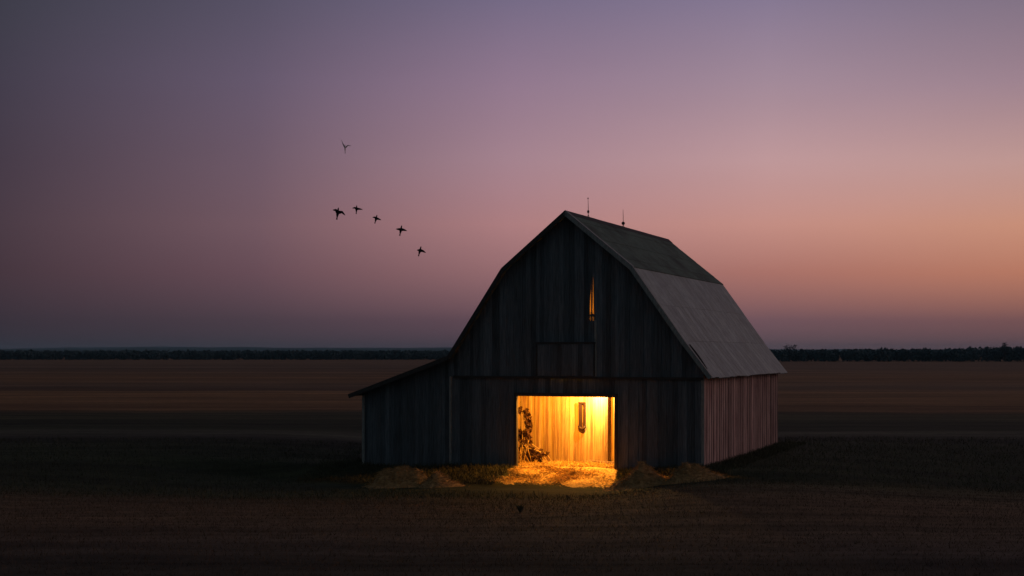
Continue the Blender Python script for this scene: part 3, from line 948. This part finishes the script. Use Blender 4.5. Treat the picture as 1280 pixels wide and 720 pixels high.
# rough grass round the foot of the barn and in the dark strip beside it
px_, py_ = [], []
for (t0, t1, s0, s1, k) in ((-1.3, -.08, -1.2, 15.5, 9000), (11.5, 18.5, -2.6, -.1, 6000), (8.6, 12, -2.6, -.1, 4500), (-1.0, 3.6, -1.4, -.1, 4500), (16.7, 18.0, -1, 14, 5000)):
    a, c = nrg.uniform(t0, t1, k), nrg.uniform(s0, s1, k)
    kq = (c > -.05) | (a > edge_(a, c) + .1) | (a < 3.9 + .36 * c); a, c = a[kq], c[kq]
    wx, wy = to_world(a, c); px_.append(wx); py_.append(wy)
gyy = nrg.uniform(49, 73, 50000); gxx = (nrg.random(50000) - .5) * gyy * .95
tq, sq = to_local(gxx, gyy)
kp = ~((tq > -.2) & (tq < 17) & (sq > -5) & (sq < DEP + .3))
px_.append(gxx[kp]); py_.append(gyy[kp])
px_, py_ = np.concatenate(px_), np.concatenate(py_)
B = blades_at(px_, py_, height(px_, py_), (.08, .24), .01, .010, 2.0)
o = np_mesh('rough_grass', B, 4, M['grass'], tint=nrg.uniform(.4, 1.5, len(B) // 4))
tag(o, 'dark rough grass round the foot of the barn', 'grass', kind='stuff')


# small weed clump out in the near field
wx, wy = .27, 43.5
weed = empty('weed_clump', (wx, wy, float(height(wx, wy))))
tag(weed, 'small dark weed clump alone in the field in front of the doorway', 'weed')
q = MB()
for k in range(70):
    a = rng.uniform(0, 6.28); L = rng.uniform(.12, .34); sp_ = rng.uniform(.1, .8)
    e = Vector((math.cos(a) * L * sp_ * 1.5, math.sin(a) * L * sp_, L)); m_ = e * .5 + Vector((0, 0, .05)); w = Vector((-math.sin(a), math.cos(a), 0)) * .014
    q.add([-w, w, m_ + w, e, m_ - w], [(0, 1, 2, 4), (4, 2, 3)])
q.build('weed_leaves', M['grass'], weed)

# ------------------------------------------------------------------ birds
def bird(c, head, tail, lwing, rwing, dist, label, m, fat=1.0):
    """silhouette joints as seen from the field: head, tail, wings as (wrist, tip); built as a solid body with two cambered wings"""
    k = dist / F
    wf = 1.0 if fat >= 1 else .6
    P3 = lambda p, dy=0.0: Vector(((p[0] - c[0]) * k, dy, (c[1] - p[1]) * k))
    q = MB()
    H, T = P3(head, -.12), P3(tail, .22)
    ax_ = (T - H); L = ax_.length; dv = ax_ / L
    sd_ = dv.cross(Vector((0, 1, 0))).normalized(); th = dv.cross(sd_).normalized()
    prof_ = [(0, .004), (.05, .020), (.10, .042), (.17, .046), (.25, .052), (.38, .085), (.52, .088), (.66, .064), (.78, .040), (.80, .038)]
    seg_ = 10
    vs2, fs2 = [], []
    for (a, r) in prof_:
        for j_ in range(seg_):
            an = 2 * math.pi * j_ / seg_
            vs2.append(H + dv * a * L + (sd_ * math.cos(an) + th * math.sin(an)) * r * L * fat * 1.3)
    for i in range(len(prof_) - 1):
        for j_ in range(seg_):
            j2 = (j_ + 1) % seg_
            fs2.append((i * seg_ + j_, i * seg_ + j2, (i + 1) * seg_ + j2, (i + 1) * seg_ + j_))
    fs2.append(tuple(range(seg_))[::-1]); fs2.append(tuple((len(prof_) - 1) * seg_ + j_ for j_ in range(seg_)))
    q.add(vs2, fs2)
    # tail fan
    r0 = H + dv * L * .74; w0, w1 = .035 * L * fat, .062 * L * fat; tt_ = th * .008
    q.hexa([r0 - sd_ * w0 - tt_, r0 + sd_ * w0 - tt_, r0 + sd_ * w0 + tt_, r0 - sd_ * w0 + tt_],
           [T - sd_ * w1 - tt_ * .4, T + sd_ * w1 - tt_ * .4, T + sd_ * w1 + tt_ * .4, T - sd_ * w1 + tt_ * .4])
    for (wr_, tip_) in (lwing, rwing):
        S = H + dv * L * .40
        W_, E = P3(wr_, -.05), P3(tip_, .10)
        st_pts = [(S, .12, .13), (S.lerp(W_, .5), .10, .12), (W_, .075, .10), (W_.lerp(E, .5), .045, .07), (E, .004, .012)]
        vs3, fs3 = [], []
        for n_, (p_, f_, b3) in enumerate(st_pts):
            a_ = (st_pts[min(n_ + 1, 4)][0] - st_pts[max(n_ - 1, 0)][0]).normalized()
            ch = dv - a_ * dv.dot(a_)
            ch = (ch.normalized() if ch.length > .15 else sd_)
            nr = a_.cross(ch).normalized() * .010
            vs3 += [p_ - ch * f_ * L * 1.1 * wf + nr, p_ + ch * b3 * L * 1.1 * wf + nr, p_ + ch * b3 * L * 1.1 * wf - nr, p_ - ch * f_ * L * 1.1 * wf - nr]
        for i in range(4):
            for j_ in range(4):
                j2 = (j_ + 1) % 4
                fs3.append((i * 4 + j_, i * 4 + j2, i * 4 + 4 + j2, i * 4 + 4 + j_))
        fs3 += [(3, 2, 1, 0), (16, 17, 18, 19)]
        q.add(vs3, fs3)
    o_ = q.build('bird', m)
    o_.location = ((c[0] - 640) / F * dist, dist, CAM_H + (441 - c[1]) / F * dist)
    tag(o_, label, 'bird', group='birds flying over the field')
    return o_


BD = 95.0
bird((422.7, 265.4), (423.4, 259.4), (420.4, 274.2), ((419.8, 262.4), (415.6, 262.2)), ((427.8, 265.0), (431.4, 269.0)), BD,
     'largest dark bird at the left end of the row of five, one wing bent down', M['bird'])
bird((446.1, 261.0), (446.2, 256.6), (444.8, 267.0), ((443.6, 259.6), (440.0, 260.0)), ((449.6, 261.2), (453.2, 261.6)), BD,
     'dark bird level with the largest one, topmost of the row of five', M['bird'])
bird((470.5, 273.4), (471.6, 268.6), (468.1, 279.0), ((468.6, 271.6), (465.4, 271.4)), ((473.2, 273.6), (476.4, 274.8)), BD,
     'small dark bird third in the descending row of five', M['bird'])
bird((501.6, 287.3), (502.4, 281.6), (499.3, 294.4), ((498.6, 286.4), (494.6, 286.0)), ((505.0, 287.2), (508.8, 288.4)), BD,
     'dark bird with level outstretched wings, fourth in the descending row', M['bird'])
bird((526.2, 313.4), (526.6, 307.8), (522.8, 320.0), ((523.8, 312.6), (521.0, 312.4)), ((529.0, 313.8), (532.2, 315.8)), BD,
     'lowest dark bird, nearest to the barn roof', M['bird'])
bird((431.3, 182.0), (431.4, 180.4), (431.1, 191.4), ((428.6, 179.4), (426.6, 174.2)), ((434.8, 181.8), (439.0, 182.0)), BD * 1.4,
     'faint bird, coloured as if faded by distance, flying alone high above the others', M['bird_faded'], .6)

# ------------------------------------------------------------------ dusk haze over the plain
HAZE = 0.00008
if HAZE:
    q = MB(); q.box(-6500, 6500, -90, 7300, -4.5, 42)
    hz = q.build('haze', M['hill'])
    hm = bpy.data.materials.new('haze_air'); hm.use_nodes = True
    hn = hm.node_tree.nodes; hn.remove(hn['Principled BSDF'])
    pv = hn.new('ShaderNodeVolumePrincipled'); pv.inputs['Color'].default_value = (.45, .8, 1, 1); pv.inputs['Density'].default_value = HAZE
    pv.inputs['Anisotropy'].default_value = 0.0
    hm.node_tree.links.new(pv.outputs[0], hn['Material Output'].inputs['Volume'])
    hz.data.materials.clear(); hz.data.materials.append(hm)
    tag(hz, kind='stuff')
